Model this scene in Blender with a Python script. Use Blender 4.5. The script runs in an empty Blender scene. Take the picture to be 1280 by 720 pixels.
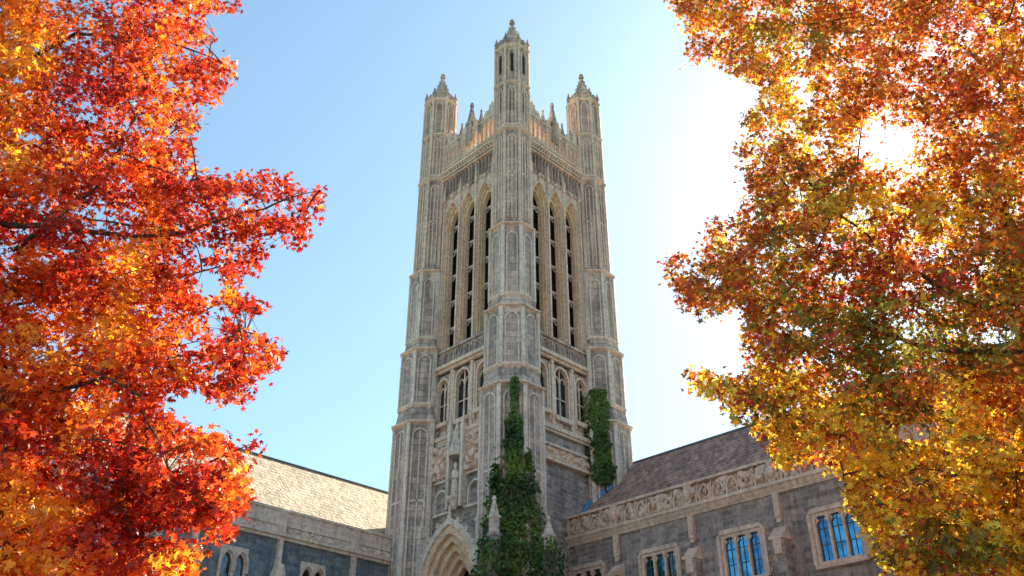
import bpy, bmesh, math, random
import numpy as np
from mathutils import Vector, Matrix, noise
random.seed(7); rng = np.random.default_rng(7)
sc = bpy.context.scene; COL = sc.collection
R = math.radians
# ------------------------------------------------------------------ camera, world, sun
PITCH = R(31.5); FOC = 1125.0; EYE = 1.6
cam = bpy.data.cameras.new('camera'); co = bpy.data.objects.new('camera', cam); COL.objects.link(co)
co.location = (0, 0, EYE); co.rotation_euler = (R(90)+PITCH, 0, 0)
cam.sensor_width = 36; cam.lens = FOC/1280*36; cam.clip_end = 5000; cam.clip_start = .05
sc.camera = co
SUN_AZ = R(28.8); SUN_EL = R(36.9)          # azimuth measured clockwise from +Y
w = bpy.data.worlds.new('World'); sc.world = w; w.use_nodes = True
nt = w.node_tree; bgn = nt.nodes['Background']
sky = nt.nodes.new('ShaderNodeTexSky'); sky.sky_type = 'NISHITA'; sky.sun_disc = False
sky.sun_elevation = SUN_EL; sky.sun_rotation = SUN_AZ
sky.air_density = 1.0; sky.dust_density = 0.5; sky.ozone_density = 1.4; sky.altitude = 50
tint = nt.nodes.new('ShaderNodeMix'); tint.data_type = 'RGBA'; tint.blend_type = 'MULTIPLY'; tint.inputs[0].default_value = 1
tint.inputs[7].default_value = (.85, 1.05, 1.05, 1)
gm = nt.nodes.new('ShaderNodeGamma'); gm.inputs[1].default_value = .78     # softens the step from open sky to the bright air round the sun
nt.links.new(sky.outputs[0], gm.inputs[0]); nt.links.new(gm.outputs[0], tint.inputs[6])
nt.links.new(tint.outputs[2], bgn.inputs[0]); bgn.inputs[1].default_value = 0.103
sl = bpy.data.lights.new('sun', 'SUN'); so = bpy.data.objects.new('sun', sl); COL.objects.link(so)
sl.energy = 5; sl.angle = R(.55); sl.color = (1, .90, .74)
so.rotation_euler = (R(90)-SUN_EL, 0, -SUN_AZ+math.pi)
so.rotation_euler = Vector((math.sin(SUN_AZ)*math.cos(SUN_EL), math.cos(SUN_AZ)*math.cos(SUN_EL), math.sin(SUN_EL))).to_track_quat('Z', 'Y').to_euler()
so.location = (60, 100, 90)
sc.view_settings.view_transform = 'Standard'; sc.view_settings.look = 'None'
sc.view_settings.exposure = 1.6; sc.view_settings.gamma = 1
sc.render.engine = 'CYCLES'
sc.cycles.max_bounces = 8; sc.cycles.transmission_bounces = 6; sc.cycles.diffuse_bounces = 4

# ------------------------------------------------------------------ materials
def newmat(name, rough=.85):
    m = bpy.data.materials.new(name); m.use_nodes = True
    b = m.node_tree.nodes['Principled BSDF']; b.inputs['Roughness'].default_value = rough
    b.inputs['Specular IOR Level'].default_value = .3
    return m, m.node_tree, b
def nd(t, k, **kw):
    n = t.nodes.new(k)
    for a, v in kw.items(): setattr(n, a, v)
    return n
def mth(t, op, a, b=None, c=None):
    n = nd(t, 'ShaderNodeMath', operation=op)
    for i, v in enumerate((a, b, c)):
        if v is None: continue
        if isinstance(v, (int, float)): n.inputs[i].default_value = v
        else: t.links.new(v, n.inputs[i])
    return n.outputs[0]
def mixc(t, f, a, b, mode='MIX'):
    n = nd(t, 'ShaderNodeMix', data_type='RGBA', blend_type=mode)
    for s, v in ((0, f), (6, a), (7, b)):
        if isinstance(v, (int, float)): n.inputs[s].default_value = v
        elif isinstance(v, tuple): n.inputs[s].default_value = (*v, 1)
        else: t.links.new(v, n.inputs[s])
    return n.outputs[2]
def wallcoord(t):
    tc = nd(t, 'ShaderNodeTexCoord'); so_ = nd(t, 'ShaderNodeSeparateXYZ'); t.links.new(tc.outputs['Object'], so_.inputs[0])
    sn = nd(t, 'ShaderNodeSeparateXYZ'); t.links.new(tc.outputs['Normal'], sn.inputs[0])
    k = mth(t, 'GREATER_THAN', mth(t, 'ABSOLUTE', sn.outputs[0]), mth(t, 'ABSOLUTE', sn.outputs[1]))
    mx = nd(t, 'ShaderNodeMix', data_type='FLOAT'); t.links.new(k, mx.inputs[0]); t.links.new(so_.outputs[0], mx.inputs[2]); t.links.new(so_.outputs[1], mx.inputs[3])
    cb = nd(t, 'ShaderNodeCombineXYZ'); t.links.new(mx.outputs[0], cb.inputs[0]); t.links.new(so_.outputs[2], cb.inputs[1])
    return cb.outputs[0], tc.outputs['Object'], so_.outputs[2]
def ramp(t, fac, pts):
    n = nd(t, 'ShaderNodeValToRGB'); e = n.color_ramp.elements
    while len(e) < len(pts): e.new(.5)
    for el, (p, c) in zip(e, pts): el.position = p; el.color = (*c, 1)
    t.links.new(fac, n.inputs[0]); return n.outputs[0]
def stone(name, c1, c2, mortar, bw, bh, ms, grime=.5, bump=.5, distort=0):
    m, t, b = newmat(name)
    wc, oc, z = wallcoord(t)
    if distort:
        nz = nd(t, 'ShaderNodeTexNoise'); nz.inputs['Scale'].default_value = 2.5; t.links.new(oc, nz.inputs['Vector'])
        va = nd(t, 'ShaderNodeVectorMath', operation='MULTIPLY_ADD'); t.links.new(nz.outputs['Color'], va.inputs[0])
        va.inputs[1].default_value = (distort,)*3; t.links.new(wc, va.inputs[2]); wc = va.outputs[0]
    br = nd(t, 'ShaderNodeTexBrick'); t.links.new(wc, br.inputs['Vector'])
    br.inputs['Scale'].default_value = 1; br.inputs['Brick Width'].default_value = bw; br.inputs['Row Height'].default_value = bh
    br.inputs['Mortar Size'].default_value = ms; br.inputs['Mortar Smooth'].default_value = .3; br.inputs['Bias'].default_value = 0
    br.inputs['Color1'].default_value = (*c1, 1); br.inputs['Color2'].default_value = (*c2, 1); br.inputs['Mortar'].default_value = (*mortar, 1)
    n1 = nd(t, 'ShaderNodeTexNoise'); n1.inputs['Scale'].default_value = .9; n1.inputs['Detail'].default_value = 8; n1.inputs['Roughness'].default_value = .7; t.links.new(oc, n1.inputs['Vector'])
    n2 = nd(t, 'ShaderNodeTexNoise'); n2.inputs['Scale'].default_value = 7; n2.inputs['Detail'].default_value = 6; t.links.new(oc, n2.inputs['Vector'])
    mp = nd(t, 'ShaderNodeMapping'); mp.inputs['Scale'].default_value = (3.5, 3.5, .25); t.links.new(oc, mp.inputs['Vector'])
    n3 = nd(t, 'ShaderNodeTexNoise'); n3.inputs['Scale'].default_value = 1; n3.inputs['Detail'].default_value = 5; t.links.new(mp.outputs[0], n3.inputs['Vector'])
    c = mixc(t, grime, br.outputs['Color'], ramp(t, n1.outputs[0], [(.3, (.45, .42, .40)), (.5, (.95, .95, .95)), (.7, (1.25, 1.15, 1.0))]), 'MULTIPLY')
    c = mixc(t, .7, c, ramp(t, n2.outputs[0], [(.3, (.62, .62, .64)), (.6, (1.15, 1.12, 1.08))]), 'MULTIPLY')
    c = mixc(t, grime*.9, c, ramp(t, n3.outputs[0], [(.38, (.42, .40, .38)), (.55, (1.05, 1.05, 1.05))]), 'MULTIPLY')
    t.links.new(c, b.inputs['Base Color'])
    h = mth(t, 'ADD', mth(t, 'MULTIPLY', br.outputs['Fac'], -1.0), mth(t, 'MULTIPLY', n2.outputs[0], 1.3))
    bp = nd(t, 'ShaderNodeBump'); bp.inputs['Strength'].default_value = bump; bp.inputs['Distance'].default_value = .05
    t.links.new(h, bp.inputs['Height']); t.links.new(bp.outputs[0], b.inputs['Normal'])
    return m
def plain(name, col, rough=.7, var=.35, scale=5, bump=.2, metallic=0):
    m, t, b = newmat(name, rough); b.inputs['Metallic'].default_value = metallic
    tc = nd(t, 'ShaderNodeTexCoord')
    n = nd(t, 'ShaderNodeTexNoise'); n.inputs['Scale'].default_value = scale; n.inputs['Detail'].default_value = 6; t.links.new(tc.outputs['Object'], n.inputs['Vector'])
    c = mixc(t, 1, tuple(col), ramp(t, n.outputs[0], [(.3, (1-var,)*3), (.7, (1+var*.5,)*3)]), 'MULTIPLY')
    t.links.new(c, b.inputs['Base Color'])
    if bump:
        bp = nd(t, 'ShaderNodeBump'); bp.inputs['Strength'].default_value = bump; bp.inputs['Distance'].default_value = .03
        t.links.new(n.outputs[0], bp.inputs['Height']); t.links.new(bp.outputs[0], b.inputs['Normal'])
    return m
M = {}
M['tower'] = stone('tower_ashlar', (.66, .54, .46), (.42, .355, .325), (.44, .37, .33), .70, .31, .022, .65, .8, .04)
M['tower_up'] = stone('upper_tower_ashlar', (.70, .56, .46), (.46, .38, .335), (.42, .34, .29), .80, .40, .016, .75, .6, .02)
M['rubble'] = stone('grey_rubble', (.48, .42, .385), (.24, .215, .205), (.50, .43, .38), .50, .19, .020, .45, .9, .05)
M['lime'] = stone('buff_limestone', (.82, .66, .52), (.74, .58, .46), (.56, .44, .35), .9, .42, .008, .25, .3)
M['gold'] = stone('bounce_warm_limestone', (.88, .68, .47), (.81, .61, .42), (.56, .42, .27), .8, .5, .010, .3, .25)  # warm limestone, brightened so its colour carries the bounce glow of belfry recesses
M['pale'] = stone('pale_limestone', (.80, .71, .61), (.72, .64, .55), (.52, .46, .40), .7, .5, .008, .35, .35)
M['slate_tan'] = stone('sunlit_tan_slate', (.76, .62, .44), (.60, .49, .35), (.42, .34, .24), .34, .19, .016, .5, .8)  # paler copy of the slate, the sun's warm cream put into its colour
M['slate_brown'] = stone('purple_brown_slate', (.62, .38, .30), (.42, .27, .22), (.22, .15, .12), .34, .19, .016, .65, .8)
M['dark'] = plain('dark_void', (.028, .024, .020), .9, .3)
M['louvre'] = plain('bronze_louvre', (.06, .045, .033), .6, .5)
M['lead'] = plain('lead', (.16, .17, .17), .6)
M['flash'] = plain('blue_flashing', (.05, .30, .62), .35, .2)
def glass(name, tint, dark):
    m, t, b = newmat(name, .07)
    b.inputs['Base Color'].default_value = (*dark, 1); b.inputs['Metallic'].default_value = 0; b.inputs['IOR'].default_value = 1.5
    g = nd(t, 'ShaderNodeBsdfGlossy'); g.inputs['Color'].default_value = (*tint, 1); g.inputs['Roughness'].default_value = .04
    tc = nd(t, 'ShaderNodeTexCoord'); n = nd(t, 'ShaderNodeTexNoise'); n.inputs['Scale'].default_value = 2.2; t.links.new(tc.outputs['Object'], n.inputs['Vector'])
    bp = nd(t, 'ShaderNodeBump'); bp.inputs['Strength'].default_value = .25; bp.inputs['Distance'].default_value = .05
    t.links.new(n.outputs[0], bp.inputs['Height']); t.links.new(bp.outputs[0], g.inputs['Normal'])
    ms = nd(t, 'ShaderNodeMixShader'); t.links.new(ramp(t, n.outputs[0], [(.35, (.25,)*3), (.6, (.85,)*3)]), ms.inputs[0])
    t.links.new(b.outputs[0], ms.inputs[1]); t.links.new(g.outputs[0], ms.inputs[2])
    t.links.new(ms.outputs[0], t.nodes['Material Output'].inputs[0]); return m
M['glass_blue'] = glass('sky_tinted_glass', (.10, .40, .64), (.02, .12, .25))  # blue of the reflected sky put into tint and base colour
M['glass_blue2'] = glass('deep_sky_tinted_glass', (.06, .25, .46), (.02, .09, .2)); M['glass_teal'] = glass('teal_sky_tinted_glass', (.05, .26, .36), (.01, .06, .08))  # darker panes, reflected sky again put into the tint
M['glass_dark'] = glass('dark_leaded_glass', (.14, .16, .18), (.012, .015, .016))
def leafmat(name, trans=.55, attr='leafcol'):
    m = bpy.data.materials.new(name); m.use_nodes = True; t = m.node_tree; t.nodes.clear()
    out = nd(t, 'ShaderNodeOutputMaterial'); a = nd(t, 'ShaderNodeAttribute', attribute_name=attr)
    d = nd(t, 'ShaderNodeBsdfDiffuse'); tr = nd(t, 'ShaderNodeBsdfTranslucent'); g = nd(t, 'ShaderNodeBsdfGlossy'); g.inputs['Roughness'].default_value = .45
    t.links.new(a.outputs['Color'], d.inputs[0]); t.links.new(mixc(t, 1, a.outputs['Color'], (1.3, 1.3, 1.1), 'MULTIPLY'), tr.inputs[0])
    m1 = nd(t, 'ShaderNodeMixShader'); m1.inputs[0].default_value = trans; t.links.new(d.outputs[0], m1.inputs[1]); t.links.new(tr.outputs[0], m1.inputs[2])
    m2 = nd(t, 'ShaderNodeMixShader'); m2.inputs[0].default_value = .04; t.links.new(m1.outputs[0], m2.inputs[1]); t.links.new(g.outputs[0], m2.inputs[2])
    t.links.new(m2.outputs[0], out.inputs[0]); return m
M['leaf'] = leafmat('autumn_leaf', .6); M['ivyleaf'] = leafmat('ivy_leaf', .35)
M['bark'] = plain('bark', (.075, .055, .042), .9, .6, 14, .8)
M['ivystem'] = plain('ivy_stem', (.06, .045, .03), .9)
M['lawn'] = plain('lawn', (.07, .10, .03), .95, .5, 3)
M['pale_bounce_paving'] = stone('pale_bounce_paving', (.62, .54, .43), (.54, .47, .38), (.35, .3, .25), .8, .4, .02, .3, .3)

# ------------------------------------------------------------------ mesh helpers
U = 0.72                                   # building design unit in metres
G0 = 2.22                                  # eye height in design units: z above eye + G0 = z above ground
class MB:
    def __init__(s, fr=None): s.v = []; s.f = []; s.fr = fr
    def pt(s, p):
        if s.fr: p = s.fr(*p)
        s.v.append(tuple(p)); return len(s.v)-1
    def poly(s, pts): s.f.append([s.pt(p) for p in pts])
    def hull8(s, P):                        # P: bottom 4, top 4
        i = [s.pt(p) for p in P]
        for q in ((0,1,2,3),(4,5,6,7),(0,1,5,4),(1,2,6,5),(2,3,7,6),(3,0,4,7)): s.f.append([i[k] for k in q])
    def box(s, a0, a1, b0, b1, z0, z1):
        s.hull8([(a0,b0,z0),(a1,b0,z0),(a1,b1,z0),(a0,b1,z0),(a0,b0,z1),(a1,b0,z1),(a1,b1,z1),(a0,b1,z1)])
    def taper(s, a0, a1, b0, b1, z0, z1, t):  # top shrunk by t on each side
        s.hull8([(a0,b0,z0),(a1,b0,z0),(a1,b1,z0),(a0,b1,z0),(a0+t,b0+t,z1),(a1-t,b0+t,z1),(a1-t,b1-t,z1),(a0+t,b1-t,z1)])
    def ring(s, prof, cx, cy, n=8, rot=R(22.5), cap=True):   # lathe, prof = [(apothem, z)]
        k = 1/math.cos(math.pi/n); rows = []
        for r, z in prof:
            rows.append([s.pt((cx+r*k*math.cos(rot+2*math.pi*i/n), cy+r*k*math.sin(rot+2*math.pi*i/n), z)) for i in range(n)])
        for A, B in zip(rows, rows[1:]):
            for i in range(n): s.f.append([A[i], A[(i+1)%n], B[(i+1)%n], B[i]])
        if cap: s.f.append(rows[0][::-1]); s.f.append(rows[-1])
    def prism(s, pts, b0, b1):              # polygon (a,z) extruded in b
        A = [s.pt((a, b0, z)) for a, z in pts]; B = [s.pt((a, b1, z)) for a, z in pts]; n = len(pts)
        s.f.append(A[::-1]); s.f.append(B)
        for i in range(n): s.f.append([A[i], A[(i+1)%n], B[(i+1)%n], B[i]])
    def tube(s, pts, r, n=5, r1=None):
        pts = [Vector(p) for p in pts]; rows = []
        for i, p in enumerate(pts):
            d = (pts[min(i+1, len(pts)-1)]-pts[max(i-1, 0)]).normalized()
            x = d.orthogonal().normalized(); y = d.cross(x); rr = r if r1 is None else r+(r1-r)*i/(len(pts)-1)
            if i and rows:                  # keep the frame continuous
                x = (px_-d*px_.dot(d)).normalized(); y = d.cross(x)
            px_ = x
            rows.append([s.pt(tuple(p+x*rr*math.cos(2*math.pi*k/n)+y*rr*math.sin(2*math.pi*k/n))) for k in range(n)])
        for A, B in zip(rows, rows[1:]):
            for i in range(n): s.f.append([A[i], A[(i+1)%n], B[(i+1)%n], B[i]])
        s.f.append(rows[0][::-1]); s.f.append(rows[-1])
    def build(s, name, m, parent=None, scale=U, loc=None, smooth=False):
        me = bpy.data.meshes.new(name)
        me.from_pydata([(x*scale, y*scale, z*scale) for x, y, z in s.v], [], s.f); me.materials.append(m)
        bm = bmesh.new(); bm.from_mesh(me); bmesh.ops.recalc_face_normals(bm, faces=bm.faces)
        if smooth:
            for f in bm.faces: f.smooth = True
        bm.to_mesh(me); bm.free()
        o = bpy.data.objects.new(name, me); COL.objects.link(o)
        if parent: o.parent = parent
        if loc: o.location = loc
        return o
def tag(o, label=None, cat=None, group=None, kind=None):
    for k, v in (('label', label), ('category', cat), ('group', group), ('kind', kind)):
        if v: o[k] = v
    return o
def empty(name, loc, rz=0):
    o = bpy.data.objects.new(name, None); COL.objects.link(o); o.location = loc; o.rotation_euler = (0, 0, rz); o.empty_display_size = .5; return o
def archpts(c, hw, zs, za, n=7):            # pointed arch outline, left spring to right spring
    L = []
    rise = za-zs; Rr = (hw*hw+rise*rise)/(2*hw)    # circle through spring and apex, centre on springing line
    for i in range(n+1):
        th = math.atan2(rise, (Rr-hw))*(i/n) if Rr > hw*.5 else 0
        L.append((c-hw+Rr-Rr*math.cos(th), zs+Rr*math.sin(th)))
    L[-1] = (c, za)
    return L+[(2*c-a, z) for a, z in L[-2::-1]]
def arcade(mb, a0, a1, z0, z1, bf, bb, ops, n=6):
    """wall slab from a0..a1, z0..z1, front bf, back bb (bb<bf), with pointed openings ops = [(centre, halfwidth, sill, spring, apex)]"""
    ops = sorted(ops); cur = a0
    for (c, hw, sl_, sp, ap) in ops:
        if c-hw > cur+1e-4: mb.box(cur, c-hw, bb, bf, z0, z1)
        if sl_ > z0+1e-4: mb.box(c-hw, c+hw, bb, bf, z0, sl_)
        P = archpts(c, hw, sp, ap, n)
        for (x0, y0), (x1, y1) in zip(P, P[1:]):
            mb.hull8([(x0,bb,y0),(x1,bb,y1),(x1,bf,y1),(x0,bf,y0),(x0,bb,z1),(x1,bb,z1),(x1,bf,z1),(x0,bf,z1)])
        cur = c+hw
    if a1 > cur+1e-4: mb.box(cur, a1, bb, bf, z0, z1)
def archband(mb, c, hw, sp, ap, bf, bb, wdt, z0=None, n=8):
    """moulding that follows a pointed arch, optionally with jambs down to z0"""
    P = archpts(c, hw, sp, ap, n); Q = archpts(c, hw+wdt, sp, ap+wdt*1.15, n)
    for i in range(len(P)-1):
        mb.hull8([(P[i][0],bb,P[i][1]),(P[i+1][0],bb,P[i+1][1]),(P[i+1][0],bf,P[i+1][1]),(P[i][0],bf,P[i][1]),
                  (Q[i][0],bb,Q[i][1]),(Q[i+1][0],bb,Q[i+1][1]),(Q[i+1][0],bf,Q[i+1][1]),(Q[i][0],bf,Q[i][1])])
    if z0 is not None:
        mb.box(c-hw-wdt, c-hw, bb, bf, z0, sp); mb.box(c+hw, c+hw+wdt, bb, bf, z0, sp)
def relief(mb, a0, a1, z0, z1, b, amp, step=.07, sc_=2.4, seed=0):
    """carved foliage panel: a lumpy surface standing out of the wall"""
    na = max(2, int((a1-a0)/step)); nz = max(2, int((z1-z0)/step)); g = []
    for j in range(nz+1):
        row = []
        for i in range(na+1):
            a = a0+(a1-a0)*i/na; z = z0+(z1-z0)*j/nz
            e = 0 if i in (0, na) or j in (0, nz) else 1
            v = abs(noise.noise(Vector((a*sc_+seed*9.1, z*sc_, 1.3))))*1.6+.55*abs(noise.noise(Vector((a*sc_*2.6, z*sc_*2.6, seed+4.))))
            row.append(mb.pt((a, b+amp*e*min(1, v*1.5), z)))
        g.append(row)
    for j in range(nz):
        for i in range(na): mb.f.append([g[j][i], g[j][i+1], g[j+1][i+1], g[j+1][i]])
def pinnacle(mb, a, b, z0, h, w):
    """square shaft, gablet collar, crocketed spirelet, bud"""
    mb.box(a-w, a+w, b-w, b+w, z0, z0+h*.45); mb.box(a-w*1.3, a+w*1.3, b-w*1.3, b+w*1.3, z0+h*.42, z0+h*.49)
    mb.taper(a-w, a+w, b-w, b+w, z0+h*.49, z0+h*.93, w*.8)
    for k in range(3):
        zz = z0+h*(.56+.11*k); q = w*(1.15-.26*k)
        mb.box(a-q, a+q, b-w*.2, b+w*.2, zz, zz+w*.35); mb.box(a-w*.2, a+w*.2, b-q, b+q, zz, zz+w*.35)
    mb.taper(a-w*.45, a+w*.45, b-w*.45, b+w*.45, z0+h*.9, z0+h, w*.15)

# ------------------------------------------------------------------ ground
def sheet(name, x0, x1, y0, y1, z, m):
    mb = MB(); mb.poly([(x0,y0,z),(x1,y0,z),(x1,y1,z),(x0,y1,z)]); return tag(mb.build(name, m, scale=1), kind='structure')
sheet('ground', -1500, 1500, -1500, 1500, 0, M['lawn'])
sheet('bounce_court', -45, 45, -60, 60, .004, M['pale_bounce_paving'])  # unseen pale court, added and widened to bounce sun onto the shaded walls

# ------------------------------------------------------------------ tower
c45 = math.sqrt(.5); S = 8.3
T0 = (0, 50*U, 0)                            # near corner turret axis
def Z(z): return z+G0
tower = tag(empty('bell_tower', T0, R(45)), 'tall gothic stone bell tower with four spired corner turrets and lancet belfry', 'tower')
def FL(a, b, z): return (-b, a, z)           # left face  (plane x=0, outward -x)
def FR(a, b, z): return (a, -b, z)           # right face (plane y=0, outward -y)
def FBL(a, b, z): return (a, S+b, z)
def FBR(a, b, z): return (S+b, a, z)
mb = MB(); mb.box(.9, S-.9, .9, S-.9, 0, Z(44.0)); mb.build('core', M['dark'], tower)
mb = MB(); mb.box(-.2, S+.2, -.2, S+.2, Z(44.0), Z(44.15)); mb.build('roof_deck', M['gold'], tower)  # unseen deck, bright stone chosen to bounce warm sun onto inner turret facets
LANC = (2.42, 4.15, 5.88)
for fi, fr in enumerate((FL, FR, FBL, FBR)):
    # lower wall and window stage
    wl = MB(fr)
    if fi == 0:
        arcade(wl, 0, S, 0, Z(17.2), .3, -.5, [(4.15, 2.35, 0, Z(12.4), Z(15.7))], 8); wl.box(0, S, -.5, .3, Z(17.2), Z(21.8))
    else: wl.box(0, S, -.5, .3, 0, Z(21.8))
    wins = [(2.25, .48, Z(22.8), Z(25.35), Z(25.95)), (4.15, .60, Z(22.6), Z(25.4), Z(26.1)), (6.05, .48, Z(22.8), Z(25.35), Z(25.95))]
    w2 = MB(fr); arcade(w2, 0, S, Z(21.8), Z(26.3), .3, -.5, [(c_, h_+.052, q0-.052, q1, q2+.12) for c_, h_, q0, q1, q2 in wins])
    wl.build('lower_wall', M['rubble'], tower); w2.build('window_stage_wall', M['tower'], tower)
    for (c, hw, z0, sp, ap) in wins:
        f = MB(fr); archband(f, c, hw-.002, sp, ap, .40, .1, .14, z0); f.box(c-hw-.2, c+hw+.2, .2, .6, z0-.28, z0)
        f.box(c-hw-.3, c-hw-.16, .25, .44, z0-.6, ap+.1); f.box(c+hw+.16, c+hw+.3, .25, .44, z0-.6, ap+.1)
        f.box(c-.04, c+.04, .10, .2, z0, ap-.05); f.box(c-hw, c+hw, .10, .18, z0+1.35, z0+1.43)
        for s_ in (-1, 1): archband(f, c+s_*hw*.5, hw*.34, sp-.25, sp+.1, .19, .1, .06)
        fo = f.build('window', M['lime'], tower)
        g = MB(fr); g.box(c-hw-.05, c+hw+.05, -.55, .08, z0-.05, ap+.1); g.build('pane', M['glass_dark'], fo)
    for zt_, e1, e2 in ((21.8, .62, .5), (26.85, .72, .52)):
        tr = MB(fr); tr.box(0, S, .29, e1, Z(zt_-.25), Z(zt_)); tr.box(0, S, .28, e2, Z(zt_-.42), Z(zt_-.25)); tr.build('string_course', M['lime'], tower)
    for a in (1.3, 3.2, 5.1, 7.0):
        tr = MB(fr); tr.box(a-.09, a+.09, .28, .46, Z(21.8), Z(26.3)); tr.taper(a-.14, a+.14, .28, .52, Z(26.15), Z(26.4), .04); tr.build('wall_shaft', M['lime'], tower)
    # pedestal balustrade
    pb = MB(fr); pb.box(0, S, -.5, .36, Z(26.85), Z(28.1))
    pb.box(0, S, .3, .5, Z(27.95), Z(28.12))
    for k in range(11):
        a = 1.55+k*.52; archband(pb, a, .14, Z(27.5), Z(27.75), .47, .35, .06, Z(27.0)); pb.box(a-.06, a+.06, .35, .44, Z(27.1), Z(27.22))
    pb.build('balustrade', M['tower'], tower)
    # belfry stage, three deep splayed lancets
    bf = MB(fr)
    arcade(bf, 0, S, Z(28.12), Z(41.1), .30, .12, [(c, .75, Z(28.12), Z(38.7), Z(40.45)) for c in LANC], 8)
    bo = bf.build('belfry_wall', M['lime'], tower)
    rv = MB(fr)
    arcade(rv, LANC[0]-.86, LANC[2]+.86, Z(28.12), Z(40.9), .118, -.06, [(c, .69, Z(28.12), Z(38.7), Z(40.25)) for c in LANC], 8)
    arcade(rv, LANC[0]-.86, LANC[2]+.86, Z(28.12), Z(40.9), -.062, -.40, [(c, .60, Z(28.3), Z(38.6), Z(39.9)) for c in LANC], 8)
    for c in LANC:
        for s_ in (-1, 1):
            rv.box(c+s_*.715-.04, c+s_*.715+.04, .08, .18, Z(28.3), Z(38.7))
            rv.box(c+s_*.63-.035, c+s_*.63+.035, -.1, .0, Z(28.3), Z(38.6))
            rv.box(c+s_*.715-.06, c+s_*.715+.06, .06, .22, Z(38.5), Z(38.72))
    rv.build('lancet_reveal', M['gold'], tower)  # glow of bounced light is in the reveal colour
    hd = MB(fr)
    for c in LANC:
        archband(hd, c, .80, Z(38.75), Z(40.52), .42, .28, .11)
        hd.tube([(c, .38, Z(40.6)), (c, .42, Z(41.3))], .09, 5, .03)
        hd.box(c-.13, c+.13, .3, .5, Z(41.0), Z(41.2))
    for a in (LANC[0]-.865, (LANC[0]+LANC[1])/2, (LANC[1]+LANC[2])/2, LANC[2]+.865):
        hd.box(a-.07, a+.07, .28, .46, Z(28.12), Z(41.2)); pinnacle(hd, a, .40, Z(40.9), 1.5, .10)
    hd.build('hood_mould', M['lime'], tower)
    for c in LANC:
        wm = MB(fr); wm.box(c-.03, c+.03, -.50, -.42, Z(28.3), Z(39.7))
        for k in range(5):
            zz = Z(30.2+k*2.15); wm.box(c-.6, c+.6, -.50, -.40, zz, zz+.14)
            for s_ in (-1, 1): archband(wm, c+s_*.31, .21, zz-.34, zz-.12, -.42, -.50, .05)
            wm.box(c-.09, c+.09, -.50, -.34, zz-.04, zz+.2)
        wo = wm.build('belfry_window', M['pale'], tower)
        lo = MB(fr)
        for k in range(44):
            zz = Z(28.3)+k*.255; lo.hull8([(c-.6,-.62,zz+.1),(c+.6,-.62,zz+.1),(c+.6,-.52,zz),(c-.6,-.52,zz),(c-.6,-.62,zz+.13),(c+.6,-.62,zz+.13),(c+.6,-.52,zz+.03),(c-.6,-.52,zz+.03)])
        lo.build('louvre', M['louvre'], wo)
        bk = MB(fr); bk.box(c-.62, c+.62, -.85, -.66, Z(28.2), Z(40)); bk.build('dark_opening', M['dark'], wo)
    # blind tracery frieze under the cornice
    bt = MB(fr)
    ops = [(1.45+.36*k, .115, Z(41.5), Z(42.55), Z(42.85)) for k in range(16)]
    arcade(bt, 0, S, Z(41.1), Z(43.3), .34, .10, ops, 3); bt.box(0, S, -.3, .1, Z(41.1), Z(43.3))
    for k in range(17): bt.box(1.27+.36*k-.035, 1.27+.36*k+.035, .33, .43, Z(41.2), Z(43.3))
    bt.build('blind_tracery', M['tower_up'], tower)
    # cornice with corbels
    cn = MB(fr); cn.box(0, S, .1, .66, Z(43.62), Z(43.8)); cn.box(0, S, .1, .5, Z(43.3), Z(43.42)); cn.box(0, S, -.3, .36, Z(43.42), Z(43.62))
    for k in range(22): cn.box(1.2+.28*k-.07, 1.2+.28*k+.07, .36, .58, Z(43.43), Z(43.61))
    cn.box(0, S, .1, .56, Z(42.92), Z(43.02))
    cn.build('cornice', M['lime'], tower)
    # pierced parapet with merlons and pinnacles
    pp = MB(fr)
    ops = [(1.62+.46*k, .13, Z(44.5), Z(45.7), Z(46.0)) for k in range(12)]
    arcade(pp, 0, S, Z(43.8), Z(46.35), .42, .12, ops, 3)
    for k in range(12): pp.box(1.62+.46*k+.2, 1.62+.46*k+.26, .4, .5, Z(43.9), Z(46.35))
    pp.box(0, S, .06, .5, Z(46.35), Z(46.5)); pp.box(0, S, .06, .5, Z(44.15), Z(44.3))
    for a, hh in ((1.75, 1.5), (2.35, .85), (2.85, .4), (3.55, .75), (4.15, 1.1), (4.75, .75), (5.45, .4), (5.95, .85), (6.55, 1.5)):
        pp.prism([(a-.25, Z(46.5)), (a+.25, Z(46.5)), (a+.25, Z(46.5)+hh*.7), (a, Z(46.5)+hh), (a-.25, Z(46.5)+hh*.7)], .14, .4)
    pp.build('parapet', M['lime'], tower)
    for a, z_, h_, w_ in ((4.15, 45.2, 4.15, .27), (3.05, 45.6, 2.35, .15), (5.25, 45.6, 2.35, .15), (2.1, 46.2, 1.6, .12), (6.2, 46.2, 1.6, .12)):
        pn = MB(fr); pinnacle(pn, a, .28, Z(z_), h_, w_); pn.build('pinnacle', M['tower_up'], tower)
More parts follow.
